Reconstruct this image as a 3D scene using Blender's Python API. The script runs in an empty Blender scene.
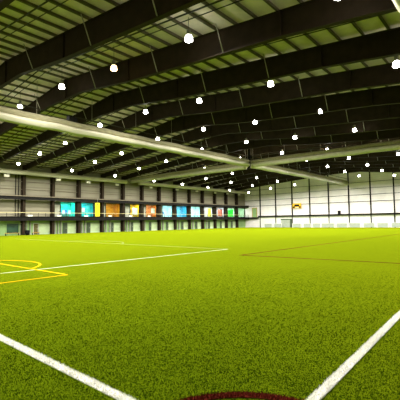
import bpy, bmesh, math, random
import numpy as np
from mathutils import Vector, Matrix

sc = bpy.context.scene
COL = sc.collection
random.seed(7)
rng = np.random.default_rng(11)

# ------------------------------------------------------------------ camera, world, exposure
cam_d = bpy.data.cameras.new('camera')
cam = bpy.data.objects.new('camera', cam_d)
COL.objects.link(cam)
cam_d.sensor_width = 36.0
cam_d.sensor_fit = 'HORIZONTAL'
cam_d.lens = 368.0 / 400.0 * 36.0
cam_d.clip_start = 0.05
cam_d.clip_end = 400
cam.matrix_world = (Matrix.Translation((0, 0, 2.0)) @ Matrix.Rotation(math.radians(41), 4, 'Z')
                    @ Matrix.Rotation(math.radians(93.4), 4, 'X') @ Matrix.Rotation(math.radians(-0.7), 4, 'Z'))
sc.camera = cam

world = bpy.data.worlds.new('world')
sc.world = world
world.use_nodes = True
world.node_tree.nodes['Background'].inputs[0].default_value = (0.01, 0.011, 0.012, 1)
world.node_tree.nodes['Background'].inputs[1].default_value = 1.0

LAMP_W = 620.0            # radiant power of every high-bay lamp
LOUNGE_W = 1.0            # multiplier of the small lounge lamps
sc.view_settings.view_transform = 'Standard'
sc.view_settings.look = 'None'
sc.view_settings.exposure = 1.12
sc.view_settings.gamma = 1.0
sc.view_settings.use_curve_mapping = False
try:
    sc.cycles.use_denoising = True
    sc.cycles.max_bounces = 6
    sc.cycles.diffuse_bounces = 4
    sc.cycles.sample_clamp_indirect = 6.0
except Exception:
    pass

# ------------------------------------------------------------------ hall dimensions (metres)
BAY = 5.56
Y0 = 29.3                     # one frame line; the others every BAY
Y_NEAR, Y_END = -4.1, 101.6
X_L, X_R = -68.6, 4.6         # inner faces of the long walls
RIDGE = -33.0
def z_raf(x):                 # top of the rafters / underside of the purlins
    return 16.1 - 0.1 * abs(x - RIDGE)
PUR_H = 0.22
def z_deck(x):
    return z_raf(x) + PUR_H
BOT = [(-68.6, 11.55), (-66.5, 11.85), (-62.0, 12.3), (-56.6, 12.72), (-43.0, 13.72), (-36.0, 14.12), (-30.0, 14.12),
       (-23.2, 13.3), (-16.0, 12.72), (-9.6, 12.25), (-5.0, 11.72), (0.0, 10.95), (2.5, 10.5), (4.6, 10.3)]
def z_bot(x):
    for (xa, za), (xb, zb) in zip(BOT, BOT[1:]):
        if xa <= x <= xb:
            return za + (zb - za) * (x - xa) / (xb - xa)
    return BOT[-1][1]

# ------------------------------------------------------------------ materials
def new_mat(name):
    m = bpy.data.materials.new(name)
    m.use_nodes = True
    nt = m.node_tree
    return m, nt, nt.nodes['Principled BSDF']

def mat(name, col, rough=0.6, metal=0.0, var=0.12, scale=6.0, bump=0.0, spec=0.3, stretch=(1, 1, 1)):
    m, nt, b = new_mat(name)
    N, L = nt.nodes, nt.links
    tc = N.new('ShaderNodeTexCoord')
    mp = N.new('ShaderNodeMapping'); mp.inputs['Scale'].default_value = stretch
    L.new(tc.outputs['Object'], mp.inputs[0])
    no = N.new('ShaderNodeTexNoise'); no.inputs['Scale'].default_value = scale; no.inputs['Detail'].default_value = 4
    L.new(mp.outputs[0], no.inputs['Vector'])
    cr = N.new('ShaderNodeValToRGB')
    cr.color_ramp.elements[0].position = 0.3; cr.color_ramp.elements[1].position = 0.7
    cr.color_ramp.elements[0].color = (*[max(0, c * (1 - var)) for c in col], 1)
    cr.color_ramp.elements[1].color = (*[min(1, c * (1 + var)) for c in col], 1)
    L.new(no.outputs['Fac'], cr.inputs[0]); L.new(cr.outputs[0], b.inputs['Base Color'])
    b.inputs['Roughness'].default_value = rough
    b.inputs['Metallic'].default_value = metal
    b.inputs['Specular IOR Level'].default_value = spec
    if bump:
        bp = N.new('ShaderNodeBump'); bp.inputs['Strength'].default_value = bump; bp.inputs['Distance'].default_value = 0.03
        L.new(no.outputs['Fac'], bp.inputs['Height']); L.new(bp.outputs[0], b.inputs['Normal'])
    return m

def emit_mat(name, col, strength):
    m, nt, b = new_mat(name)
    b.inputs['Base Color'].default_value = (0.8, 0.8, 0.8, 1)
    b.inputs['Emission Color'].default_value = (*col, 1)
    b.inputs['Emission Strength'].default_value = strength
    return m

def turf_mat(name, c_lo, c_hi, sheen=0.0, trans=0.0):
    m, nt, b = new_mat(name)
    N, L = nt.nodes, nt.links
    g = N.new('ShaderNodeNewGeometry')
    fine = N.new('ShaderNodeTexNoise'); fine.inputs['Scale'].default_value = 34; fine.inputs['Detail'].default_value = 6; fine.inputs['Roughness'].default_value = 0.75
    mid = N.new('ShaderNodeTexNoise'); mid.inputs['Scale'].default_value = 0.7; mid.inputs['Detail'].default_value = 5; mid.inputs['Roughness'].default_value = 0.65
    L.new(g.outputs['Position'], fine.inputs['Vector']); L.new(g.outputs['Position'], mid.inputs['Vector'])
    mx = N.new('ShaderNodeMath'); mx.operation = 'MULTIPLY_ADD'; mx.inputs[1].default_value = 0.45
    L.new(fine.outputs['Fac'], mx.inputs[0])
    m2 = N.new('ShaderNodeMath'); m2.operation = 'MULTIPLY'; m2.inputs[1].default_value = 0.55
    L.new(mid.outputs['Fac'], m2.inputs[0]); L.new(m2.outputs[0], mx.inputs[2])
    cr = N.new('ShaderNodeValToRGB')
    cr.color_ramp.elements[0].position = 0.36; cr.color_ramp.elements[1].position = 0.64
    cr.color_ramp.elements[0].color = (*c_lo, 1); cr.color_ramp.elements[1].color = (*c_hi, 1)
    L.new(mx.outputs[0], cr.inputs[0]); L.new(cr.outputs[0], b.inputs['Base Color'])
    b.inputs['Roughness'].default_value = 0.75
    b.inputs['Specular IOR Level'].default_value = 0.0
    if sheen:
        b.inputs['Sheen Weight'].default_value = sheen
        b.inputs['Sheen Roughness'].default_value = 0.45
        b.inputs['Sheen Tint'].default_value = (0.84, 0.93, 0.015, 1)
    if trans:
        tr = N.new('ShaderNodeBsdfTranslucent'); ms = N.new('ShaderNodeMixShader'); ms.inputs[0].default_value = trans
        L.new(cr.outputs[0], tr.inputs[0]); L.new(b.outputs[0], ms.inputs[1]); L.new(tr.outputs[0], ms.inputs[2])
        L.new(ms.outputs[0], N['Material Output'].inputs['Surface'])
    bp = N.new('ShaderNodeBump'); bp.inputs['Strength'].default_value = 0.8; bp.inputs['Distance'].default_value = 0.03
    L.new(fine.outputs['Fac'], bp.inputs['Height']); L.new(bp.outputs[0], b.inputs['Normal'])
    return m

def panel_mat(name, col, axis_scale, dark=0.8, period=0.55):
    """corrugated sheet cladding: thin horizontal seams plus faint blotches"""
    m, nt, b = new_mat(name)
    N, L = nt.nodes, nt.links
    g = N.new('ShaderNodeNewGeometry')
    sep = N.new('ShaderNodeSeparateXYZ'); L.new(g.outputs['Position'], sep.inputs[0])
    dv = N.new('ShaderNodeMath'); dv.operation = 'DIVIDE'; dv.inputs[1].default_value = period
    L.new(sep.outputs['Z'], dv.inputs[0])
    fr = N.new('ShaderNodeMath'); fr.operation = 'FRACT'; L.new(dv.outputs[0], fr.inputs[0])
    gt = N.new('ShaderNodeMath'); gt.operation = 'LESS_THAN'; gt.inputs[1].default_value = 0.14; L.new(fr.outputs[0], gt.inputs[0])
    no = N.new('ShaderNodeTexNoise'); no.inputs['Scale'].default_value = 0.5; no.inputs['Detail'].default_value = 5
    L.new(g.outputs['Position'], no.inputs['Vector'])
    cr = N.new('ShaderNodeValToRGB'); cr.color_ramp.elements[0].position = 0.3; cr.color_ramp.elements[1].position = 0.7
    cr.color_ramp.elements[0].color = (*[c * 0.86 for c in col], 1); cr.color_ramp.elements[1].color = (*col, 1)
    L.new(no.outputs['Fac'], cr.inputs[0])
    mx = N.new('ShaderNodeMixRGB'); mx.blend_type = 'MULTIPLY'; mx.inputs[2].default_value = (dark, dark, dark, 1)
    L.new(gt.outputs[0], mx.inputs[0]); L.new(cr.outputs[0], mx.inputs[1]); L.new(mx.outputs[0], b.inputs['Base Color'])
    b.inputs['Roughness'].default_value = 0.55; b.inputs['Specular IOR Level'].default_value = 0.3
    return m

def glass_mat(name, tint=(0.9, 1, 0.96)):
    m = bpy.data.materials.new(name); m.use_nodes = True
    nt = m.node_tree; nt.nodes.clear()
    o = nt.nodes.new('ShaderNodeOutputMaterial'); t = nt.nodes.new('ShaderNodeBsdfTransparent'); g = nt.nodes.new('ShaderNodeBsdfGlossy')
    t.inputs[0].default_value = (*tint, 1); g.inputs['Roughness'].default_value = 0.05; g.inputs[0].default_value = (0.9, 0.9, 0.9, 1)
    f = nt.nodes.new('ShaderNodeValue'); f.outputs[0].default_value = 0.06
    mx = nt.nodes.new('ShaderNodeMixShader')
    nt.links.new(f.outputs[0], mx.inputs[0]); nt.links.new(t.outputs[0], mx.inputs[1]); nt.links.new(g.outputs[0], mx.inputs[2]); nt.links.new(mx.outputs[0], o.inputs[0])
    return m

M = dict(
    turf=turf_mat('turf', (0.017, 0.041, 0.001), (0.040, 0.076, 0.0015), sheen=0.42),
    blade=turf_mat('turf_blades', (0.015, 0.038, 0.001), (0.034, 0.068, 0.0015), trans=0.3),
    line_white=turf_mat('white_turf', (0.80, 0.80, 0.74), (0.93, 0.93, 0.88)),
    line_faded=turf_mat('worn_white_turf', (0.40, 0.42, 0.20), (0.60, 0.60, 0.34)),
    line_faint=turf_mat('faint_white_turf', (0.20, 0.25, 0.06), (0.34, 0.38, 0.12)),
    line_yellow=turf_mat('yellow_turf', (0.48, 0.30, 0.005), (0.62, 0.40, 0.01)),
    line_maroon=turf_mat('maroon_turf', (0.07, 0.010, 0.006), (0.13, 0.020, 0.012)),
    steel=mat('brown_steel', (0.026, 0.018, 0.011), 0.6, 0, 0.2, 1.5, 0, 0.06),
    purlin=mat('purlin_steel', (0.15, 0.125, 0.085), 0.6, 0, 0.15, 2),
    rod=mat('galvanised_rod', (0.42, 0.40, 0.34), 0.45, 0.2, 0.1, 4),
    darkrod=mat('dark_rod', (0.03, 0.026, 0.02), 0.6),
    deck=mat('roof_insulation', (0.80, 0.69, 0.62), 0.6, 0, 0.10, 1.4, 0.25, 0.15),
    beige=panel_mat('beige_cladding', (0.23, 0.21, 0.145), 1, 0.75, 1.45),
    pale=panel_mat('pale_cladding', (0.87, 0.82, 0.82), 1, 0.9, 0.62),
    white=mat('white_paint', (0.74, 0.75, 0.68), 0.55, 0, 0.06, 2),
    vinyl=mat('white_vinyl', (0.54, 0.51, 0.38), 0.4, 0, 0.10, 1.2, 0.3, 0.4, (2, 0.4, 2)),
    netting=mat('cream_netting', (0.33, 0.30, 0.19), 0.8, 0, 0.2, 3, 0.4, 0.1, (2, 0.5, 2)),
    green_wall=mat('pale_green_paint', (0.27, 0.42, 0.17), 0.5, 0, 0.08, 0.8),
    shutter=mat('pale_shutter_paint', (0.50, 0.62, 0.36), 0.5, 0, 0.08, 1.5),
    dark_green=mat('dark_green_paint', (0.06, 0.085, 0.05), 0.45, 0, 0.15, 2),
    brown_door=mat('olive_brown_paint', (0.12, 0.10, 0.03), 0.5, 0, 0.15, 2),
    dark=mat('dark_steel', (0.012, 0.011, 0.010), 0.6, 0, 0.2, 3, 0, 0.05),
    deckbeam=mat('fascia_steel', (0.012, 0.011, 0.010), 0.6, 0, 0.2, 3, 0, 0.05),
    lightsteel=mat('pale_grey_steel', (0.30, 0.31, 0.25), 0.45, 0.1, 0.1, 3),
    rail=mat('cream_handrail', (0.55, 0.48, 0.25), 0.45, 0, 0.1, 3),
    wood=mat('bench_wood', (0.50, 0.27, 0.05), 0.55, 0, 0.25, 9, 0, 0.3, (8, 1, 8)),
    bin=mat('black_plastic', (0.006, 0.006, 0.007), 0.6, 0, 0.1, 6, 0, 0.05),
    yellow=mat('yellow_sheet', (0.86, 0.68, 0.01), 0.5, 0, 0.06, 2),
    red=mat('red_sheet', (0.55, 0.10, 0.06), 0.5, 0, 0.3, 1.2),
    green=mat('green_sheet', (0.02, 0.72, 0.04), 0.5, 0, 0.08, 2),
    orange_yellow=mat('amber_sheet', (0.85, 0.50, 0.02), 0.5, 0, 0.08, 2),
    concrete=mat('concrete', (0.4, 0.4, 0.36), 0.8, 0, 0.12, 2),
    glass=glass_mat('clear_glass'),
    dark_glass=mat('dark_window_glass', (0.03, 0.075, 0.055), 0.08, 0, 0.3, 1, 0, 0.6),
    acrylic=mat('frosted_acrylic', (0.34, 0.38, 0.31), 0.25, 0, 0.12, 1.5, 0, 0.5),
    housing=mat('lamp_housing', (0.28, 0.27, 0.24), 0.45, 0.2),
    bulb=emit_mat('lit_lamp_bowl', (1.0, 0.97, 0.88), 18.0),
    bulb_amber=emit_mat('lit_amber_bowl', (1.0, 0.66, 0.30), 6.0),
    panel_glow=emit_mat('lit_ceiling_panel', (1.0, 0.98, 0.95), 5.0),
)

# ------------------------------------------------------------------ mesh helpers
class MB:
    def __init__(self):
        self.v, self.f, self.s = [], [], []
    def add(self, vs, fs, smooth=False):
        o = len(self.v)
        self.v += [tuple(p) for p in vs]
        self.f += [tuple(i + o for i in f) for f in fs]
        self.s += [smooth] * len(fs)
        return self
    def box(self, x0, x1, y0, y1, z0, z1):
        vs = [(x, y, z) for x in (x0, x1) for y in (y0, y1) for z in (z0, z1)]
        return self.add(vs, [(0, 1, 3, 2), (4, 6, 7, 5), (0, 4, 5, 1), (2, 3, 7, 6), (0, 2, 6, 4), (1, 5, 7, 3)])
    def tube(self, a, b, r, n=8, r2=None, smooth=True):
        a, b = Vector(a), Vector(b)
        r2 = r if r2 is None else r2
        d = (b - a).normalized()
        u = d.orthogonal().normalized(); w = d.cross(u)
        vs = []
        for p, rr in ((a, r), (b, r2)):
            for k in range(n):
                t = 2 * math.pi * k / n
                vs.append(p + (u * math.cos(t) + w * math.sin(t)) * rr)
        self.add(vs, [(k, (k + 1) % n, n + (k + 1) % n, n + k) for k in range(n)], smooth)
        self.add(vs, [tuple(range(n))[::-1], tuple(range(n, 2 * n))])
        return self
    def lathe(self, prof, n=20, smooth=True, cx=0, cy=0):
        vs = [(cx + r * math.cos(2 * math.pi * k / n), cy + r * math.sin(2 * math.pi * k / n), z) for r, z in prof for k in range(n)]
        fs = [(i * n + k, i * n + (k + 1) % n, (i + 1) * n + (k + 1) % n, (i + 1) * n + k) for i in range(len(prof) - 1) for k in range(n)]
        return self.add(vs, fs, smooth)
    def sweep(self, stations, smooth=True):
        """stations: list of equally long rings of points"""
        n = len(stations[0])
        vs = [p for r in stations for p in r]
        fs = [(i * n + k, i * n + (k + 1) % n, (i + 1) * n + (k + 1) % n, (i + 1) * n + k) for i in range(len(stations) - 1) for k in range(n)]
        self.add(vs, fs, smooth)
        m = len(stations) - 1
        self.add(vs[:n], [tuple(range(n))[::-1]]); self.add(vs[m * n:], [tuple(range(n))])
        return self
    def build(self, name, m, parent=None, loc=None):
        me = bpy.data.meshes.new(name)
        me.from_pydata(self.v, [], self.f)
        me.polygons.foreach_set('use_smooth', self.s)
        bm = bmesh.new(); bm.from_mesh(me)
        bmesh.ops.remove_doubles(bm, verts=bm.verts, dist=1e-5)
        bmesh.ops.recalc_face_normals(bm, faces=bm.faces)
        bm.to_mesh(me); bm.free()
        me.materials.append(m)
        o = bpy.data.objects.new(name, me)
        COL.objects.link(o)
        if parent: o.parent = parent
        if loc is not None: o.location = loc
        return o

def tag(o, label=None, cat=None, group=None, kind=None):
    if label: o['label'] = label
    if cat: o['category'] = cat
    if group: o['group'] = group
    if kind: o['kind'] = kind
    return o

def thing(name, label, cat, loc=(0, 0, 0), rz=0.0, group=None):
    o = bpy.data.objects.new(name, None)
    o.empty_display_size = 0.2
    COL.objects.link(o)
    o.location = loc; o.rotation_euler = (0, 0, rz)
    return tag(o, label, cat, group)

def copy_tree(o, loc=None, rz=None, parent=None):
    c = o.copy(); COL.objects.link(c)
    if parent: c.parent = parent
    if loc is not None: c.location = loc
    if rz is not None: c.rotation_euler = (0, 0, rz)
    for ch in list(o.children):
        copy_tree(ch, parent=c)
    return c

ORD = ['first', 'second', 'third', 'fourth', 'fifth', 'sixth', 'seventh', 'eighth', 'ninth', 'tenth', 'eleventh', 'twelfth',
       'thirteenth', 'fourteenth', 'fifteenth', 'sixteenth', 'seventeenth', 'eighteenth', 'nineteenth', 'twentieth', 'twenty-first']

# ------------------------------------------------------------------ floor
fl = MB().box(-75, X_R + 0.4, Y_NEAR - 0.4, Y_END + 0.4, -0.3, 0.0).build('floor', M['turf'])
tag(fl, 'yellow-green artificial turf covering the whole hall floor', kind='structure')

# ------------------------------------------------------------------ roof: deck, purlins, bridging rods (all the ceiling)
xs = [X_L - 0.4, RIDGE, X_R + 0.4]
b = MB()
b.add([(x, y, z_deck(x) + dz) for dz in (0, 0.25) for y in (Y_NEAR - 0.4, Y_END + 0.4) for x in xs],
      [(0, 1, 4, 3), (1, 2, 5, 4), (6, 9, 10, 7), (7, 10, 11, 8), (0, 6, 7, 1), (1, 7, 8, 2), (3, 4, 10, 9), (4, 5, 11, 10), (0, 3, 9, 6), (2, 8, 11, 5)])
ceil = b.build('ceiling', M['deck'])
tag(ceil, 'insulated olive roof deck over dark purlins, sloping from a central ridge', kind='structure')
x = RIDGE - 24 * 1.45
PURX = []
while x < X_R:
    if x > X_L + 0.2:
        PURX.append(x)
    x += 1.45
for px in PURX:
    z = z_raf(px)
    b = MB().box(px - 0.035, px + 0.035, Y_NEAR, Y_END, z, z + PUR_H).box(px - 0.035, px + 0.09, Y_NEAR, Y_END, z, z + 0.03)
    b.build('purlin', M['purlin'], ceil)
frames = [Y0 + BAY * k for k in range(-5, 13)]
def roof_rod(y, dz, r):
    b = MB()
    b.tube((X_L, y, z_raf(X_L) + dz), (RIDGE, y, z_raf(RIDGE) + dz), r, 6)
    b.tube((RIDGE, y, z_raf(RIDGE) + dz), (X_R, y, z_raf(X_R) + dz), r, 6)
    b.build('bridging_rod', M['darkrod'], ceil)
for y in frames:
    roof_rod(y + BAY * 0.5 - 0.1, -0.05, 0.055)
    if y < 50:
        roof_rod(y + BAY * 0.5 + 0.55, -0.02, 0.035)

# ------------------------------------------------------------------ rafters
STX = sorted(set([p[0] for p in BOT] + [RIDGE]))
def rafter_mesh():
    b = MB()
    def strip(w, zlo, zhi):
        b.sweep([[(x, -w, zlo(x)), (x, w, zlo(x)), (x, w, zhi(x)), (x, -w, zhi(x))] for x in STX], False)
    strip(0.012, lambda x: z_bot(x) + 0.02, lambda x: z_raf(x) - 0.02)
    strip(0.17, lambda x: z_bot(x), lambda x: z_bot(x) + 0.035)
    strip(0.17, lambda x: z_raf(x) - 0.03, lambda x: z_raf(x) - 0.002)
    return b
def stiff_mesh(x):
    return MB().box(x - 0.035, x + 0.035, -0.15, 0.15, z_bot(x) + 0.03, z_raf(x) - 0.02)
BRX = [-62.0, -56.0, -50.0, -44.0, -38.0, -27.7, -19.7, -13.6]
proto = None
for i, y in enumerate(frames):
    lab = 'dark brown steel roof beam, %s from the white end wall' % ORD[len(frames) - 1 - i]
    if proto is None:
        proto = rafter_mesh().build('roof_beam', M['steel'])
        for sx in (-56.6, -43.0, RIDGE, -23.2, -9.6):
            stiff_mesh(sx).build('splice_plate', M['steel'], proto)
        for bx in BRX:
            MB().tube((bx, -0.15, z_bot(bx) + 0.05), (bx, -0.85, z_raf(bx) + 0.03), 0.033, 6).build('flange_brace', M['rod'], proto)
        o = proto
        o.location.y = y
    else:
        o = copy_tree(proto, (0, y, 0))
    tag(o, lab, group='roof beams', kind='structure')

# ------------------------------------------------------------------ outer walls
def gable(name, y0, y1, m, label):
    b = MB()
    pts = [(X_L - 0.3, 0), (X_R + 0.3, 0), (X_R + 0.3, z_deck(X_R + 0.3)), (RIDGE, z_deck(RIDGE)), (X_L - 0.3, z_deck(X_L - 0.3))]
    b.sweep([[(px, y, pz) for px, pz in pts] for y in (y0, y1)], False)
    return tag(b.build(name, m), label, kind='structure')
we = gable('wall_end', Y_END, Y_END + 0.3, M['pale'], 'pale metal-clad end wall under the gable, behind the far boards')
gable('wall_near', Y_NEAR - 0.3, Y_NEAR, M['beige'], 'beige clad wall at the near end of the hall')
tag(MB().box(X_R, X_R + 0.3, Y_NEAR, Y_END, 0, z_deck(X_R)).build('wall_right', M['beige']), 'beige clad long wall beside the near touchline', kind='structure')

# end-wall columns, girts and rail
for i in range(12):
    cx = -62.7 + 5.57 * i
    o = MB().box(cx - 0.13, cx + 0.13, Y_END - 0.32, Y_END - 0.30, 0, z_raf(cx)).box(cx - 0.13, cx + 0.13, Y_END - 0.03, Y_END, 0, z_raf(cx)) \
        .box(cx - 0.02, cx + 0.02, Y_END - 0.31, Y_END, 0, z_raf(cx)).build('wall_column', M['dark'])
    tag(o, 'thin dark steel column on the end wall, %s out from the mezzanine corner' % ORD[i], group='end wall columns', kind='structure')
for z, h in ((6.85, 0.12), (8.65, 0.10), (10.35, 0.08), (12.0, 0.08)):
    MB().box(X_L, X_R, Y_END - 0.16, Y_END, z - h / 2, z + h / 2).build('girt', M['deckbeam'], we)
o = MB().box(-63.3, X_R, Y_END - 0.7, Y_END - 0.42, 3.28, 3.62).box(-63.3, X_R, Y_END - 0.75, Y_END - 0.38, 3.62, 3.66).build('trim_1', M['dark'])
tag(o, 'long dark steel rail across the end wall above the lower boards', kind='structure')
o = MB().box(-63.3, X_R, Y_END - 0.12, Y_END - 0.001, 0.0, 3.28).build('wall_lower', M['white'])
tag(o, 'white painted lower part of the end wall below the dark rail', kind='structure')

# left wall: upper cladding above the mezzanine windows, solid first bays, lower wall
ROOM_Z0, ROOM_Z1 = 3.3, 6.35
b = MB().box(X_L - 0.3, X_L, Y_NEAR, Y_END, ROOM_Z1, z_deck(X_L)).box(X_L - 0.3, X_L, Y_NEAR, 34.9, ROOM_Z0, ROOM_Z1)
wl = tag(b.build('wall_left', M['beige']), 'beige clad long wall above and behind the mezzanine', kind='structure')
for z, h in ((8.35, 0.10), (9.75, 0.10), (10.9, 0.08)):
    MB().box(X_L, X_L + 0.14, Y_NEAR, Y_END, z - h / 2, z + h / 2).build('girt', M['purlin'], wl)
o = MB().box(X_L - 0.3, X_L, Y_NEAR, Y_END, 0, 2.62).build('wall_left_lower', M['green_wall'])
tag(o, 'pale green ground-floor wall below the mezzanine deck', kind='structure')
# mezzanine slab with dark fascia
o = MB().box(-74.4, -67.35, Y_NEAR, Y_END, 2.9, 3.28).build('mezzanine_slab', M['concrete'])
tag(o, 'mezzanine deck running the full length of the long wall', kind='structure')
f = MB().box(-67.35, -67.05, Y_NEAR, Y_END, 2.62, 3.3).box(-67.4, -66.95, Y_NEAR, Y_END, 3.3, 3.35).box(-67.4, -66.95, Y_NEAR, Y_END, 2.58, 2.62).build('fascia', M['deckbeam'], o)
MB().box(-68.6, -67.35, Y_NEAR, Y_END, 2.6, 2.9).build('soffit', M['dark_green'], o)
# upper girder
o = MB().box(-67.5, -67.2, Y_NEAR, Y_END, 6.45, 6.95).build('mezzanine_beam', M['dark'])
tag(o, 'dark girder with pale top edge running in front of the mezzanine columns', kind='structure')
MB().box(-67.52, -67.0, Y_NEAR, Y_END, 6.95, 7.12).build('top_flange', M['purlin'], o)
MB().box(-67.52, -67.05, Y_NEAR, Y_END, 6.38, 6.45).build('bottom_flange', M['dark'], o)
# long-wall columns
def col_mesh():
    b = MB()
    y = 0
    b.box(-67.62, -67.58, y - 0.24, y + 0.24, 0, z_bot(-67.6) + 0.1)
    b.box(-68.58, -68.55, y - 0.24, y + 0.24, 0, z_bot(-67.6) + 0.1)
    b.box(-68.56, -67.6, y - 0.02, y + 0.02, 0, z_bot(-67.6) + 0.1)
    b.box(-68.56, -67.6, y - 0.24, y + 0.24, 11.4, 11.5)
    return b
cp = None
for k in range(-3, 13):
    y = Y0 + BAY * k
    if cp is None:
        cp = col_mesh().build('steel_column', M['steel']); o = cp
    else:
        o = copy_tree(cp)
    o.location = (0, y, 0)
    tag(o, 'dark steel column at the mezzanine, %s from the end wall' % ORD[12 - k], group='long wall columns', kind='structure')

# ------------------------------------------------------------------ mezzanine lounges (rooms with coloured walls behind glass)
ROOMS = [  # bay k, wall colour, window span, lamp watts, tint, words
    (1, (0.02, 0.62, 0.52), (36.75, 40.1), 60, 'turquoise'),
    (2, (0.01, 0.55, 0.62), (41.35, 44.4), 60, 'deep turquoise'),
    (3, (0.62, 0.23, 0.01), (47.3, 51.25), 26, 'brown-orange'),
    (4, (0.85, 0.52, 0.01), (54.0, 56.85), 42, 'golden yellow'),
    (5, (0.75, 0.22, 0.03), (58.8, 62.4), 36, 'burnt orange'),
    (6, (0.45, 0.68, 0.80), (64.3, 67.9), 60, 'ice blue'),
    (7, (0.05, 0.38, 0.62), (69.2, 73.5), 60, 'mid blue'),
    (8, (0.50, 0.74, 0.80), (75.0, 79.1), 70, 'pale cyan'),
    (9, (0.75, 0.68, 0.80), (80.3, 84.6), 70, 'pinkish white'),
    (10, (0.70, 0.66, 0.76), (86.0, 90.2), 60, 'lilac'),
    (11, (0.70, 0.76, 0.70), (91.6, 95.8), 60, 'white'),
    (12, (0.45, 0.62, 0.42), (97.2, 101.4), 40, 'pale green'),
]
prev_end = 34.9
wall_piers = MB()
for n, (k, colr, (ya, yb), watts, word) in enumerate(ROOMS):
    c = mat('lounge_paint_' + word.replace(' ', '_'), colr, 0.6, 0, 0.10, 0.8)
    yA = Y0 + BAY * k + 0.3; yB = Y0 + BAY * (k + 1) - 0.3
    b = MB()
    b.box(-70.7, -70.6, yA, yB, 3.28, ROOM_Z1)                 # back
    b.box(-70.6, X_L - 0.3, yA - 0.1, yA, 3.28, ROOM_Z1)       # sides
    b.box(-70.6, X_L - 0.3, yB, yB + 0.1, 3.28, ROOM_Z1)
    o = b.build('wall_lounge', c)
    tag(o, '%s painted lounge walls behind the mezzanine glass' % word, kind='structure')
    o = MB().box(-70.7, X_L - 0.3, yA - 0.1, yB + 0.1, ROOM_Z1, ROOM_Z1 + 0.1).build('ceiling_lounge', M['white'])
    tag(o, 'white ceiling of the %s lounge' % word, kind='structure')
    # window frame and glass
    fr = MB()
    t = 0.09
    fr.box(X_L - 0.2, X_L + 0.02, ya, ya + t, ROOM_Z0, ROOM_Z1).box(X_L - 0.2, X_L + 0.02, yb - t, yb, ROOM_Z0, ROOM_Z1)
    fr.box(X_L - 0.2, X_L + 0.02, ya + t, yb - t, ROOM_Z0, ROOM_Z0 + 0.12).box(X_L - 0.2, X_L + 0.02, ya + t, yb - t, ROOM_Z1 - 0.1, ROOM_Z1)
    w = fr.build('window_%d' % (n + 1), M['deckbeam'])
    tag(w, 'glazed front of the %s mezzanine lounge' % word, kind='structure')
    MB().box(X_L - 0.12, X_L - 0.1, ya + t, yb - t, ROOM_Z0 + 0.12, ROOM_Z1 - 0.1).build('pane', M['glass'], w)
    wall_piers.box(X_L - 0.3, X_L, prev_end, ya, ROOM_Z0, ROOM_Z1)
    prev_end = yb
    # ceiling panel lamp
    yc = (ya + yb) / 2
    lp = thing('ceiling_panel_lamp', 'flat white ceiling lamp inside the %s lounge' % word, 'lamp', (-69.0, yc, ROOM_Z1), 0, 'lounge ceiling lamps')
    MB().box(-0.2, 0.2, -0.9, 0.9, -0.05, 0.0).build('frame', M['white'], lp)
    MB().box(-0.16, 0.16, -0.85, 0.85, -0.06, -0.05).build('diffuser', M['panel_glow'], lp)
    ld = bpy.data.lights.new('lounge_light', 'AREA'); ld.shape = 'RECTANGLE'; ld.size = 0.3; ld.size_y = 1.7
    ld.energy = watts * LOUNGE_W * 1.3
    lo = bpy.data.objects.new('lounge_light', ld); COL.objects.link(lo); lo.parent = lp; lo.location = (0, 0, -0.08)
wall_piers.box(X_L - 0.3, X_L, prev_end, Y_END, ROOM_Z0, ROOM_Z1)
o = wall_piers.build('wall_piers', M['dark_green'])
tag(o, 'dark wall piers between the mezzanine lounge windows', kind='structure')

# pale doors / cladding leaves beside the columns on the mezzanine
for n, (ya, yb, where) in enumerate(((35.5, 36.65, 'turquoise'), (46.55, 47.15, 'brown-orange'), (52.6, 53.8, 'golden yellow'), (58.0, 58.7, 'burnt orange'))):
    d = MB().box(X_L, X_L + 0.06, ya, yb, 3.32, 5.7).build('door_%d' % (n + 1), M['lightsteel'])
    tag(d, 'pale narrow door to the %s lounge on the mezzanine' % where, kind='structure')
    MB().box(X_L + 0.06, X_L + 0.13, yb - 0.16, yb - 0.1, 4.25, 4.45).build('handle', M['dark'], d)

# ------------------------------------------------------------------ ground-floor doors, windows, posts
nd, nt_ = 5, 2
def lower_door(ya, yb, z1, m, label, handle=True, frame=M['white']):
    global nd
    d = MB().box(X_L, X_L + 0.07, ya, yb, 0.02, z1).build('door_%d' % nd, m)
    tag(d, label, kind='structure')
    fr = MB().box(X_L, X_L + 0.1, ya - 0.07, ya, 0, z1 + 0.07).box(X_L, X_L + 0.1, yb, yb + 0.07, 0, z1 + 0.07).box(X_L, X_L + 0.1, ya, yb, z1, z1 + 0.07)
    fr.build('frame', frame, d)
    if handle:
        MB().box(X_L + 0.07, X_L + 0.14, yb - 0.2, yb - 0.12, 0.95, 1.15).build('handle', M['lightsteel'], d)
    nd += 1
w = MB().box(X_L, X_L + 0.12, 26.6, 26.69, 0.32, 2.2).box(X_L, X_L + 0.12, 28.76, 28.85, 0.32, 2.2).box(X_L, X_L + 0.12, 26.69, 28.76, 2.12, 2.2) \
    .box(X_L, X_L + 0.16, 26.69, 28.76, 0.32, 0.42).build('window_20', M['green_wall'])
tag(w, 'dark green ground-floor window above the long bench', kind='structure')
MB().box(X_L + 0.03, X_L + 0.05, 26.69, 28.76, 0.42, 2.12).build('pane', M['dark_glass'], w)
lower_door(29.05, 29.75, 2.1, M['dark_green'], 'dark green ground-floor door beside the dark window')
lower_door(31.5, 32.3, 2.05, M['brown_door'], 'olive-brown ground-floor door behind the short bench')
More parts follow.
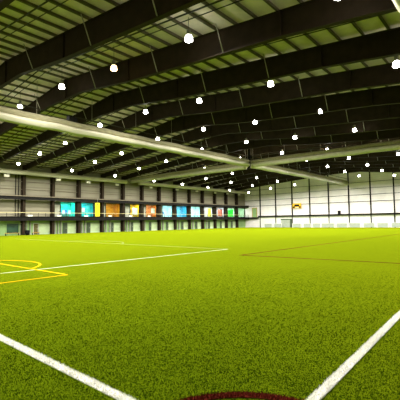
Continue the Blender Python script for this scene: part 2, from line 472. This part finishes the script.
PANELS = [(32.5, 34.55, 'first'), (38.3, 40.1, 'second'), (43.5, 45.7, 'third'), (49.4, 51.2, 'fourth'), (54.9, 56.9, 'fifth'), (60.5, 62.4, 'sixth'),
          (66.3, 68.2, 'seventh'), (72.0, 73.7, 'eighth'), (77.6, 79.1, 'ninth'), (83.2, 84.7, 'tenth'), (88.8, 90.2, 'eleventh'), (94.4, 95.8, 'twelfth')]
for i, (ya, yb, wd) in enumerate(PANELS):
    lower_door(ya, yb, 2.0, M['shutter'], 'pale white roll-up door under the mezzanine, %s from the bin' % wd, i > 0, M['lightsteel'])
for i, (ya, yb) in enumerate([(37.4, 38.15), (42.75, 43.4), (48.75, 49.25), (54.3, 54.8), (59.8, 60.4), (65.55, 66.2), (71.1, 71.8), (76.7, 77.5), (82.4, 83.1), (88.0, 88.7), (93.6, 94.3)]):
    lower_door(ya, yb, 2.1, M['dark_green'], 'dark green ground-floor door, %s past the bin, next to a pale roll-up door' % ORD[i], True, M['dark_green'])
nt = 2
for ya, yb, z in [(30.05, 30.2, 2.6), (30.75, 30.9, 2.6), (35.5, 35.75, 2.6), (36.15, 36.35, 2.6), (36.75, 37.0, 2.6), (41.35, 41.6, 2.6), (42.05, 42.35, 2.6), (47.15, 47.4, 2.6), (48.2, 48.5, 2.6),
                  (52.85, 53.1, 2.6), (53.7, 53.95, 2.6), (58.2, 58.5, 2.6), (64.2, 64.5, 2.6), (70.0, 70.3, 2.6), (75.5, 75.9, 2.6), (81.3, 81.7, 2.6)]:
    o = MB().box(X_L, X_L + 0.3, ya, yb, 0, z).build('trim_%d' % nt, M['lightsteel']); nt += 1
    tag(o, 'pale upright post against the ground-floor wall', kind='structure', group='ground-floor posts')
# dark downpipes high on the left wall
for y in (28.06, 28.58):
    o = MB().tube((X_L + 0.24, y, 3.3), (X_L + 0.24, y, 11.3), 0.08, 8).build('downpipe', M['dark'])
    tag(o, 'thin dark vertical pipe on the upper wall, %s dark column' % ('farther from the' if y < 28.3 else 'close beside the'), 'pipe', 'upper wall pipes')

# mezzanine handrail
hr = thing('handrail', 'long cream metal handrail along the mezzanine edge', 'railing', (-67.1, 0, 3.35))
MB().box(-0.04, 0.04, Y_NEAR, Y_END, 0.66, 0.74).build('top_rail', M['rail'], hr)
MB().box(-0.02, 0.02, Y_NEAR, Y_END, 0.30, 0.34).build('middle_rail', M['dark'], hr)
pp = None
y = 15.0
while y < Y_END - 0.2:
    if pp is None:
        pp = MB().box(-0.03, 0.03, -0.03, 0.03, 0.0, 0.66).build('post', M['dark'], hr); pp.location.y = y
    else:
        c = pp.copy(); COL.objects.link(c); c.parent = hr; c.location = (0, y, 0)
    y += BAY / 4
# placards on the fascia
for i, y in enumerate([30.1, 35.66, 41.5, 47.3, 52.9, 58.4]):
    o = thing('placard', 'small white placard on the mezzanine edge, %s from the bin end' % ORD[i], 'sign', (-66.93, y, 3.36), 0, 'placards on the mezzanine edge')
    MB().box(-0.02, 0.03, -0.42, 0.42, 0.0, 0.28).build('board', M['white'], o)
    MB().box(-0.06, -0.02, -0.03, 0.03, 0.0, 0.22).build('bracket', M['dark'], o)

# coloured sheets and screens in the lounges
def sheet(name, label, cat, m, xa, xb, ya, yb, za, zb, fm=None):
    t = thing(name, label, cat, ((xa + xb) / 2, (ya + yb) / 2, za))
    hx, hy, h = (xb - xa) / 2, (yb - ya) / 2, zb - za
    MB().box(-hx, hx, -hy, hy, 0.06, h).build('board', m, t)
    g = MB().box(-hx - 0.01, hx + 0.015, -hy - 0.05, -hy, 0, h + 0.05).box(-hx - 0.01, hx + 0.015, hy, hy + 0.05, 0, h + 0.05).box(-hx - 0.01, hx + 0.015, -hy, hy, h, h + 0.05).box(-hx - 0.01, hx + 0.015, -hy, hy, 0, 0.06)
    g.build('frame', fm or M['lightsteel'], t)
    return t
t = thing('hanging_banner', 'bright yellow banner hanging from the girder beside the turquoise lounge', 'banner', (-66.9, 44.15, 3.42))
MB().box(-0.02, 0.02, -0.52, 0.52, 0.0, 2.85).build('cloth', M['yellow'], t)
MB().tube((0, -0.58, 2.88), (0, 0.58, 2.88), 0.04, 8).build('pole', M['dark'], t)
MB().tube((0, 0, 2.88), (0, 0, 3.7), 0.025, 6).tube((0, 0, 3.7), (-0.15, 0, 3.7), 0.025, 6).build('hanger', M['lightsteel'], t)
MB().box(0.02, 0.03, -0.16, 0.16, 2.3, 2.6).build('emblem', M['brown_door'], t)
sheet('white_screen', 'white screen behind the glass of the deep turquoise lounge', 'screen', M['white'], -69.3, -69.25, 41.9, 42.6, 4.3, 5.25)
sheet('white_screen', 'white screen behind the glass of the golden yellow lounge', 'screen', M['white'], -69.3, -69.25, 55.2, 56.75, 3.9, 5.5)
sheet('white_screen', 'lilac-white screen behind the glass of the burnt orange lounge', 'screen', M['white'], -69.3, -69.25, 61.1, 62.3, 4.3, 5.5)
sheet('display_board', 'yellow board on the glass of the pinkish white lounge', 'board', M['yellow'], -69.3, -69.25, 83.2, 84.5, 3.5, 5.9)
sheet('display_board', 'red board on the glass of the lilac lounge', 'board', M['red'], -69.3, -69.25, 87.9, 90.05, 3.6, 5.7)
sheet('display_board', 'bright green board on the glass of the white lounge', 'board', M['green'], -69.3, -69.25, 93.0, 95.6, 3.5, 5.9)
chair_blue = mat('blue_seat', (0.05, 0.22, 0.55), 0.5)
chair_pale = mat('pale_seat', (0.55, 0.75, 0.85), 0.5)
def stool(y, m, label, h=1.0):
    t = thing('lounge_chair', label, 'chair', (-69.9, y, 3.28), random.uniform(-0.4, 0.4), 'lounge chairs behind the glass')
    MB().box(-0.24, 0.24, -0.24, 0.24, h * 0.55, h * 0.62).build('seat', m, t)
    MB().box(-0.26, -0.2, -0.24, 0.24, h * 0.66, h * 1.3).build('backrest', m, t)
    for sx in (-0.2, 0.2):
        for sy in (-0.2, 0.2):
            MB().tube((sx, sy, 0), (sx, sy, h * 0.56), 0.025, 6).build('leg', M['lightsteel'], t)
for i, (y, m) in enumerate(((37.5, chair_blue), (38.2, chair_pale), (38.85, chair_blue), (39.5, chair_pale))):
    stool(y, m, '%s tall chair in the turquoise lounge, %s from its left end' % ('blue' if m is chair_blue else 'pale blue', ORD[i]), 1.15)
for i, y in enumerate((65.0, 66.0)):
    stool(y, chair_blue, 'blue tall chair in the ice blue lounge, %s from its left end' % ORD[i], 1.1)

# benches and bin at the foot of the mezzanine
def bench(ya, yb, label):
    L_ = (yb - ya)
    t = thing('bench', label, 'bench', (-66.9, (ya + yb) / 2, 0.0), 0, 'touchline benches')
    MB().box(-0.16, 0.16, -L_ / 2, L_ / 2, 0.40, 0.46).build('seat', M['wood'], t)
    for s in (-1, 1):
        MB().box(-0.14, 0.14, s * (L_ / 2 - 0.2) - 0.03, s * (L_ / 2 - 0.2) + 0.03, 0, 0.40).build('leg', M['dark'], t)
bench(25.75, 28.3, 'long low orange-wood bench below the dark ground-floor window')
bench(30.4, 31.9, 'short low orange-wood bench in front of the olive-brown door')
t = thing('waste_bin', 'black bin standing at the turf edge between the two benches', 'bin', (-66.8, 29.6, 0))
MB().lathe([(0.0, 0.0), (0.32, 0.0), (0.40, 0.72), (0.38, 0.72), (0.0, 0.70)], 18).build('body', M['bin'], t)
MB().lathe([(0.41, 0.72), (0.42, 0.80), (0.28, 0.88), (0.0, 0.90)], 18).build('lid', M['bin'], t)

# ------------------------------------------------------------------ end wall objects
t = thing('scoreboard', 'orange-yellow scoreboard with black centre on the pale end wall', 'scoreboard', (-49.9, Y_END - 0.42, 5.65))
MB().box(-1.35, 1.35, -0.1, 0.1, 0.0, 1.5).build('case', M['orange_yellow'], t)
MB().box(-0.75, 0.75, -0.13, -0.1, 0.55, 1.15).build('display', M['dark'], t)
for sx in (-0.95, 0.95):
    MB().box(sx - 0.28, sx + 0.28, -0.13, -0.1, 0.12, 0.6).build('display', M['dark'], t)
MB().box(-0.55, 0.55, -0.13, -0.1, 0.0, 0.22).build('display', M['pale'], t)
for sx in (-1.0, 1.0):
    MB().box(sx - 0.05, sx + 0.05, 0.1, 0.26, 1.1, 1.28).build('bracket', M['dark'], t)
t = thing('speaker_box', 'small black box standing on the dark end-wall rail', 'speaker', (-37.4, Y_END - 0.56, 3.66))
MB().box(-0.36, 0.36, -0.16, 0.16, 0.06, 0.95).build('case', M['bin'], t)
MB().box(-0.28, 0.28, -0.18, -0.16, 0.14, 0.86).build('grille', M['deckbeam'], t)
MB().box(-0.3, 0.3, -0.12, 0.12, 0.0, 0.06).build('base', M['bin'], t)
# corner landing: door with brown frame, dark posts
d = MB().box(-65.7, -64.1, Y_END - 0.05, Y_END, 3.3, 6.2).build('door_40', M['green_wall'])
tag(d, 'pale door in a brown frame on the end wall at the mezzanine corner', kind='structure')
MB().box(-65.85, -65.7, Y_END - 0.12, Y_END, 3.3, 6.35).box(-64.1, -63.95, Y_END - 0.12, Y_END, 3.3, 6.35).box(-65.7, -64.1, Y_END - 0.12, Y_END, 6.2, 6.35).build('frame', M['wood'], d)
MB().box(-64.4, -64.3, Y_END - 0.12, Y_END - 0.05, 4.3, 4.5).build('handle', M['dark'], d)
o = MB().box(-68.5, -63.3, Y_END - 0.8, Y_END - 0.001, 2.75, 3.28).build('landing_slab', M['deckbeam'])
tag(o, 'dark landing edge joining the mezzanine to the end wall', kind='structure')
# doorway with dark lintel in the lower end wall
d = MB().box(-55.4, -52.4, Y_END - 0.16, Y_END - 0.12, 0, 2.3).build('door_41', M['acrylic'])
tag(d, 'pale double door with a dark lintel in the lower end wall', kind='structure')
MB().box(-55.5, -51.7, Y_END - 0.22, Y_END - 0.12, 2.3, 2.62).build('lintel', M['dark_green'], d)
MB().box(-52.4, -51.75, Y_END - 0.26, Y_END - 0.12, 0, 2.3).build('jamb', M['dark_green'], d)
# free-standing barrier panels
BARS = [(-60.6, -57.9), (-57.2, -54.6), (-51.0, -48.3), (-47.6, -45.3), (-44.8, -42.5), (-42.2, -38.6), (-38.0, -35.0), (-34.5, -31.7), (-30.9, -28.2), (-27.6, -25.0), (-24.3, -21.6)]
for i, (xa, xb) in enumerate(BARS):
    t = thing('barrier_panel', 'low grey-green barrier panel with white posts along the end wall, %s from the mezzanine corner' % ORD[i], 'barrier', ((xa + xb) / 2, 100.3, 0), 0, 'barriers along the end wall')
    h = (xb - xa) / 2
    MB().box(-h, h, -0.03, 0.03, 0.12, 1.15).build('panel', M['acrylic'], t)
    for s in (-1, 1):
        MB().box(s * h - 0.06, s * h + 0.06, -0.06, 0.06, 0, 1.3).build('post', M['white'], t)
    MB().box(-h, h, -0.05, 0.05, 1.15, 1.22).build('top_rail', M['white'], t)
# a few tall white net posts
for i, px in enumerate((-47.95, -38.3)):
    t = thing('net_post', 'slim white upright post on the turf edge, %s end-wall barrier gap' % ('left-hand' if i == 0 else 'right-hand'), 'post', (px, 99.9, 0), 0, 'white net posts')
    MB().tube((0, 0, 0.03), (0, 0, 2.0), 0.05, 8).build('upright', M['white'], t)
    MB().box(-0.2, 0.2, -0.2, 0.2, 0, 0.04).build('base', M['white'], t)

# ------------------------------------------------------------------ rolled divider curtains
def ring(c, ax, ry, rzv, n, ph, wob):
    out = []
    for k in range(n):
        t = 2 * math.pi * k / n
        r = 1 + wob * math.sin(3 * t + ph) + wob * 0.7 * math.sin(5 * t - 1.7 * ph)
        a, z = ry * r * math.cos(t), rzv * r * math.sin(t)
        out.append((c[0] + (a if ax == 'y' else 0), c[1] + (a if ax == 'x' else 0), c[2] + z))
    return out
def rolled_curtain(label, ax, fixed, a, bb, z, ry, rzv, netty=True, top_pipe=True, group='rolled-up curtains', sag=0.06):
    t = thing('divider_curtain', label, 'curtain', (0, 0, 0), 0, group)
    n = max(4, int(abs(bb - a) / 0.7))
    def P(s, dz):
        return (fixed, s, z + dz) if ax == 'y' else (s, fixed, z + dz)
    st, s2 = [], []
    ph = random.uniform(0, 6)
    for i in range(n + 1):
        s = a + (bb - a) * i / n
        ph += random.uniform(-0.25, 0.3)
        dz = -sag * abs(math.sin(math.pi * (s - Y0) / BAY)) + random.uniform(-0.012, 0.012)
        st.append(ring(P(s, dz - (0.27 * rzv / 0.6 if netty else 0)), ax, ry, rzv * (0.62 if netty else 1.0), 20, ph, 0.05))
        s2.append(ring(P(s, dz + 0.32 * rzv / 0.6), ax, ry * 0.8, rzv * 0.55, 16, ph * 1.3, 0.06))
    MB().sweep(st).build('vinyl_roll', M['vinyl'], t)
    if netty:
        MB().sweep(s2).build('netting_bundle', M['netting'], t)
    if top_pipe:
        zp = z + rzv + 0.55
        MB().tube(P(a, rzv + 0.55), P(bb, rzv + 0.55), 0.05, 8).build('drive_pipe', M['darkrod'], t)
        m = max(2, int(abs(bb - a) / BAY))
        for i in range(m + 1):
            s = a + (bb - a) * i / m
            p = P(s, 0)
            b = MB().tube((p[0], p[1], z + rzv * 0.5), (p[0], p[1], z_raf(p[0]) + 0.05), 0.02, 6)
            b.build('hanging_cable', M['rod'], t)
    return t
c1 = rolled_curtain('long cream divider curtain rolled up under the ridge, its near half up to the crossing', 'y', -35.0, 4.0, 52.9, 12.05, 0.5, 0.62)
rolled_curtain('long cream divider curtain rolled up under the ridge, its half beyond the crossing', 'y', -35.0, 54.0, 100.9, 12.0, 0.5, 0.62)
rolled_curtain('cream cross curtain rolled up between the mezzanine and the crossing', 'x', 53.4, -67.2, -35.75, 11.75, 0.5, 0.6)
rolled_curtain('cream cross curtain rolled up on the far side of the crossing from the mezzanine', 'x', 53.4, -34.25, -4.3, 11.9, 0.5, 0.6)
rolled_curtain('white netting roll along the mezzanine wall, from the near end to the cross curtain', 'y', -66.3, 8.0, 51.2, 11.15, 0.42, 0.42, False, False, 'netting rolls along the long walls')
rolled_curtain('white netting roll along the mezzanine wall, from the cross curtain to the end wall', 'y', -66.3, 54.8, 101.3, 11.2, 0.42, 0.42, False, False, 'netting rolls along the long walls')
rolled_curtain('white netting roll over the near touchline, cut off by the top right corner', 'y', -3.2, 5.0, 101.3, 11.5, 0.55, 0.5, False, False, 'netting rolls along the long walls')
# hangers of the wall rolls (parts of their rolls)
rolls = [o for o in COL.objects if o.get('group') == 'netting rolls along the long walls']
for o, fx, z, ya, yb in ((rolls[0], -66.3, 11.15, 9, 51), (rolls[1], -66.3, 11.2, 56, 101), (rolls[2], -3.2, 11.5, 7, 101)):
    y = Y0 - BAY * 5
    while y < yb:
        if y > ya:
            MB().tube((fx, y, z + 0.2), (fx, y, max(z_bot(fx) + 0.02, z + 0.3)), 0.025, 6).build('hanging_strap', M['rod'], o)
        y += BAY
# gear motor on the near ridge curtain, hub at the crossing
MB().box(-35.3, -34.7, 19.5, 20.1, 12.72, 13.2).box(-35.15, -34.85, 20.1, 20.5, 12.8, 13.1).build('gear_motor', M['dark'], c1)
t = thing('curtain_hub', 'dark steel hub hanging where the four rolled curtains meet', 'bracket', (-35.0, 53.4, 0))
MB().box(-0.14, 0.14, -0.14, 0.14, 11.2, z_raf(-35) + 0.05).build('upright', M['dark'], t)
MB().box(-0.14, 0.62, -0.08, 0.08, z_raf(-35.14) - 0.02, z_raf(-34.4) + 0.01).build('cross_bar', M['dark'], t)
MB().box(-0.45, 0.45, -0.35, 0.35, 12.85, 12.97).build('plate', M['dark'], t)
MB().box(-0.35, 0.35, -0.35, 0.35, 12.95, 13.35).build('motor_box', M['dark'], t)

# small boxes under the mezzanine-side netting roll
for i, y in enumerate([25.66, 35.06, 41.5, 48.63, 58.41, 67.41, 75.0, 82.96, 88.9, 95.0]):
    t = thing('clamp_box', 'small cream box under the netting roll, %s from the near end of the mezzanine wall' % ORD[i], 'box', (-66.3, y, 10.15), 0, 'boxes under the netting roll')
    MB().box(-0.15, 0.15, -0.42, 0.42, 0.0, 0.42).build('case', M['vinyl'], t)
    MB().box(-0.17, 0.17, -0.44, 0.44, 0.38, 0.44).build('lid', M['lightsteel'], t)
    MB().box(-0.05, 0.05, -0.05, 0.05, 0.44, 0.56).build('hanger', M['dark'], t)

# ------------------------------------------------------------------ high-bay lamps
def lamp_proto(bulb):
    t = thing('high_bay_lamp', 'lamp', 'lamp', (0, 0, 0), 0, 'lit high-bay lamps')
    MB().lathe([(0.0, 0.62), (0.09, 0.62), (0.13, 0.58), (0.13, 0.34), (0.19, 0.26), (0.20, 0.22), (0.0, 0.22)], 20).build('ballast_housing', M['housing'], t)
    bw = MB().lathe([(0.17, 0.22), (0.215, 0.12), (0.24, 0.02), (0.245, -0.06), (0.21, -0.12), (0.11, -0.15), (0.0, -0.16)], 24).build('refractor_bowl', bulb, t)
    MB().lathe([(0.235, -0.02), (0.262, -0.02), (0.262, 0.02), (0.235, 0.02), (0.235, -0.02)], 24).build('rim', M['housing'], bw)
    return t
light_w = bpy.data.lights.new('lamp_light', 'AREA'); light_w.shape = 'DISK'; light_w.size = 0.5; light_w.energy = LAMP_W; light_w.color = (1.0, 0.97, 0.88); light_w.spread = math.radians(173)
light_a = bpy.data.lights.new('amber_light', 'AREA'); light_a.shape = 'DISK'; light_a.size = 0.5; light_a.energy = LAMP_W; light_a.color = (1.0, 0.80, 0.52); light_a.spread = math.radians(173)
ROWS = [(-61.6, 11.8), (-54.2, 12.5), (-46.8, 13.0), (-38.5, 13.95), (-30.0, 13.85), (-22.35, 13.3), (-14.75, 12.95), (-5.65, 11.85)]
LY = [-1.6, 6.6, 16.1, 25.6, 35.0, 44.4, 54.7, 63.6, 73.0, 82.3, 91.5]  # first two positions are out of view, added to light the near turf
pw = pa = None
for r, (lx, lz) in enumerate(ROWS):
    for k in range(11):
        ly = LY[k]
        amber = (r == 5 and k == 2)
        if amber:
            o = lamp_proto(M['bulb_amber'])
        elif pw is None:
            pw = o = lamp_proto(M['bulb'])
        else:
            o = copy_tree(pw)
            for ch in list(o.children):
                if ch.type == 'LIGHT' or ch.name.startswith('cord'):
                    bpy.data.objects.remove(ch)
        ux, uz = lx + 0.016 * (ly - 16.1), lz - 0.02 * (ly - 25.0)
        o.location = (ux, ly, uz)
        lab = 'lit high-bay lamp, %s from the end wall, in the %s row from the mezzanine' % (ORD[10 - k], ORD[r])
        if amber:
            lab = 'amber-tinted high-bay lamp hanging in front of the second roof beam in view'
        tag(o, lab, 'lamp', 'lit high-bay lamps')
        MB().tube((0, 0, 0.6), (0, 0, z_deck(ux) - uz + 0.01), 0.014, 6).build('cord', M['darkrod'], o)
        lo = bpy.data.objects.new('lamp_light', light_a if amber else light_w); COL.objects.link(lo); lo.parent = o; lo.location = (0, 0, -0.22)

# ------------------------------------------------------------------ field markings (sewn into the turf) and grass
def in_marks(x, y):
    """numpy mask of points that lie on a near marking"""
    m = np.zeros(x.shape, bool)
    m |= (np.abs(x + 1.78 + 0.038 * (y - 2.6)) < 0.058) & (y > 2.6)
    m |= (np.abs(y - 2.65) < 0.06) & (x < -1.84)
    r = np.hypot(x + 1.78, y - 2.65)
    m |= (np.abs(r - 1.19) < 0.06) & (x < -1.78) & (y > 2.65)
    return m
ZL = 0.012
def fibres(b, pts, h=0.03, w=0.006):
    for x, y in pts:
        t = random.uniform(0, 6.28); dx, dy = math.cos(t) * w, math.sin(t) * w
        l = random.uniform(-0.4, 0.4) * h; l2 = random.uniform(-0.4, 0.4) * h
        b.add([(x - dx, y - dy, ZL * 0.5), (x + dx, y + dy, ZL * 0.5), (x + l, y + l2, ZL + h * random.uniform(0.6, 1.1))], [(0, 1, 2)])
def polyline(name, pts, w, m, label, closed=False, fib=0, fib_region=None, z=ZL):
    L_, R_ = [], []
    n = len(pts)
    for i, p in enumerate(pts):
        a = Vector(pts[max(0, i - 1)]); c = Vector(pts[min(n - 1, i + 1)])
        d = (c - a).normalized(); nx, ny = -d.y, d.x
        L_.append((p[0] + nx * w / 2, p[1] + ny * w / 2)); R_.append((p[0] - nx * w / 2, p[1] - ny * w / 2))
    b = MB()
    b.sweep([[(l[0], l[1], 0.0005), (r[0], r[1], 0.0005), (r[0], r[1], z), (l[0], l[1], z)] for l, r in zip(L_, R_)], False)
    if fib:
        q = []
        for i in range(n - 1):
            a, c = Vector(pts[i]), Vector(pts[i + 1]); ln = (c - a).length
            d = (c - a) / ln; nx, ny = -d.y, d.x
            for _ in range(int(fib * ln * w)):
                s, o = random.random() * ln, random.uniform(-0.56, 0.56) * w
                x, y = a.x + d.x * s + nx * o, a.y + d.y * s + ny * o
                if fib_region is None or math.hypot(x, y) < fib_region:
                    q.append((x, y))
        fibres(b, q)
    o = b.build(name, m)
    return tag(o, label, 'field marking', 'field markings')
def arc(cx, cy, r, a0, a1, n=40):
    return [(cx + r * math.cos(math.radians(a0 + (a1 - a0) * i / n)), cy + r * math.sin(math.radians(a0 + (a1 - a0) * i / n))) for i in range(n + 1)]
def seg(a, c, step=1.0):
    n = max(1, int(math.dist(a, c) / step))
    return [(a[0] + (c[0] - a[0]) * i / n, a[1] + (c[1] - a[1]) * i / n) for i in range(n + 1)]
polyline('field_line', seg((-1.78, 2.6), (-2.48, 21.0)) + seg((-2.55, 23.0), (-4.9, 99.0)), 0.115, M['line_white'], 'thick white touchline running off the right edge of the near turf', fib=9000, fib_region=11)
polyline('field_line', seg((-1.84, 2.66), (-65.0, 2.66)), 0.115, M['line_white'], 'thick white goal line crossing the near left corner of the turf', fib=9000, fib_region=11)
polyline('corner_arc', arc(-1.78, 2.65, 1.19, 95, 177), 0.12, M['line_maroon'], 'maroon corner arc at the bottom edge between the two thick white lines', fib=9000)
polyline('field_line', seg((-16.05, 2.72), (-16.05, 21.45)), 0.10, M['line_faded'], 'white penalty-box side line crossing under the yellow marking')
polyline('field_line', seg((-16.12, 21.45), (-52.0, 21.45)), 0.09, M['line_faint'], 'white penalty-box front line in the middle of the turf')
polyline('field_arc', arc(-34, 17.3, 6.8, 38, 142), 0.10, M['line_faint'], 'white curved arc on the penalty-box front line')
polyline('field_line', seg((-13.4, 2.72), (-13.4, 7.5)), 0.11, M['line_yellow'], 'yellow line meeting the other yellow line at a corner')
polyline('field_line', seg((-13.45, 7.5), (-25.6, 7.5)), 0.11, M['line_yellow'], 'yellow line that cuts across the white penalty-box line', z=0.016)
polyline('field_arc', arc(-19.5, 5.27, 3.67, 37.5, 142.5), 0.11, M['line_yellow'], 'yellow curved arc at the left edge of the turf', z=0.016)
polyline('field_line', seg((-12.6, 18.3), (-12.6, 60.0)), 0.11, M['line_maroon'], 'thin maroon line running away towards the end wall')
polyline('field_line', seg((-12.66, 18.1), (-2.0, 18.8)), 0.11, M['line_maroon'], 'thin maroon line running to the right edge of the turf')

# loose grass blades over the nearest turf (uncountable)
N_ = 230000
R0, R1 = 2.6, 17.0
rad = R0 * (R1 / R0) ** rng.random(N_)
ang = np.radians(rng.uniform(41 - 40, 41 + 40, N_))
bx = -np.sin(ang) * rad; by = np.cos(ang) * rad
keep = ~in_marks(bx, by) & (rng.random(N_) < np.clip((17.0 - rad) / 10.0, 0, 1)) & (bx < X_R - 0.1) & (by > Y_NEAR + 0.1)
bx, by, rad = bx[keep], by[keep], rad[keep]
n = len(bx)
clump = np.sin(bx * 9 + 2 * np.sin(by * 5)) * np.sin(by * 11 + 1.3 * np.sin(bx * 7))
hgt = 0.017 * (1 + 0.15 * clump) * rng.uniform(0.55, 1.25, n)
wid = 0.0032 * (1 + rad / 8)
th = rng.uniform(0, 2 * np.pi, n)
lean = 0.9 * hgt
ld_ = rng.normal(0, 1, (n, 2)) * 0.6 + np.array([0.35, -0.25])
v = np.zeros((n, 3, 3))
v[:, 0] = np.stack([bx - np.cos(th) * wid, by - np.sin(th) * wid, np.zeros(n)], 1)
v[:, 1] = np.stack([bx + np.cos(th) * wid, by + np.sin(th) * wid, np.zeros(n)], 1)
v[:, 2] = np.stack([bx + ld_[:, 0] * lean, by + ld_[:, 1] * lean, hgt], 1)
me = bpy.data.meshes.new('grass')
me.vertices.add(3 * n); me.vertices.foreach_set('co', v.ravel())
me.loops.add(3 * n); me.loops.foreach_set('vertex_index', np.arange(3 * n, dtype=np.int32))
me.polygons.add(n); me.polygons.foreach_set('loop_start', np.arange(0, 3 * n, 3, dtype=np.int32))
try:
    me.polygons.foreach_set('loop_total', np.full(n, 3, dtype=np.int32))
except Exception:
    pass
me.update(calc_edges=True); me.validate()
me.materials.append(M['blade'])
go = bpy.data.objects.new('grass', me); COL.objects.link(go)
tag(go, 'short green artificial grass blades on the nearest turf', 'grass', kind='stuff')
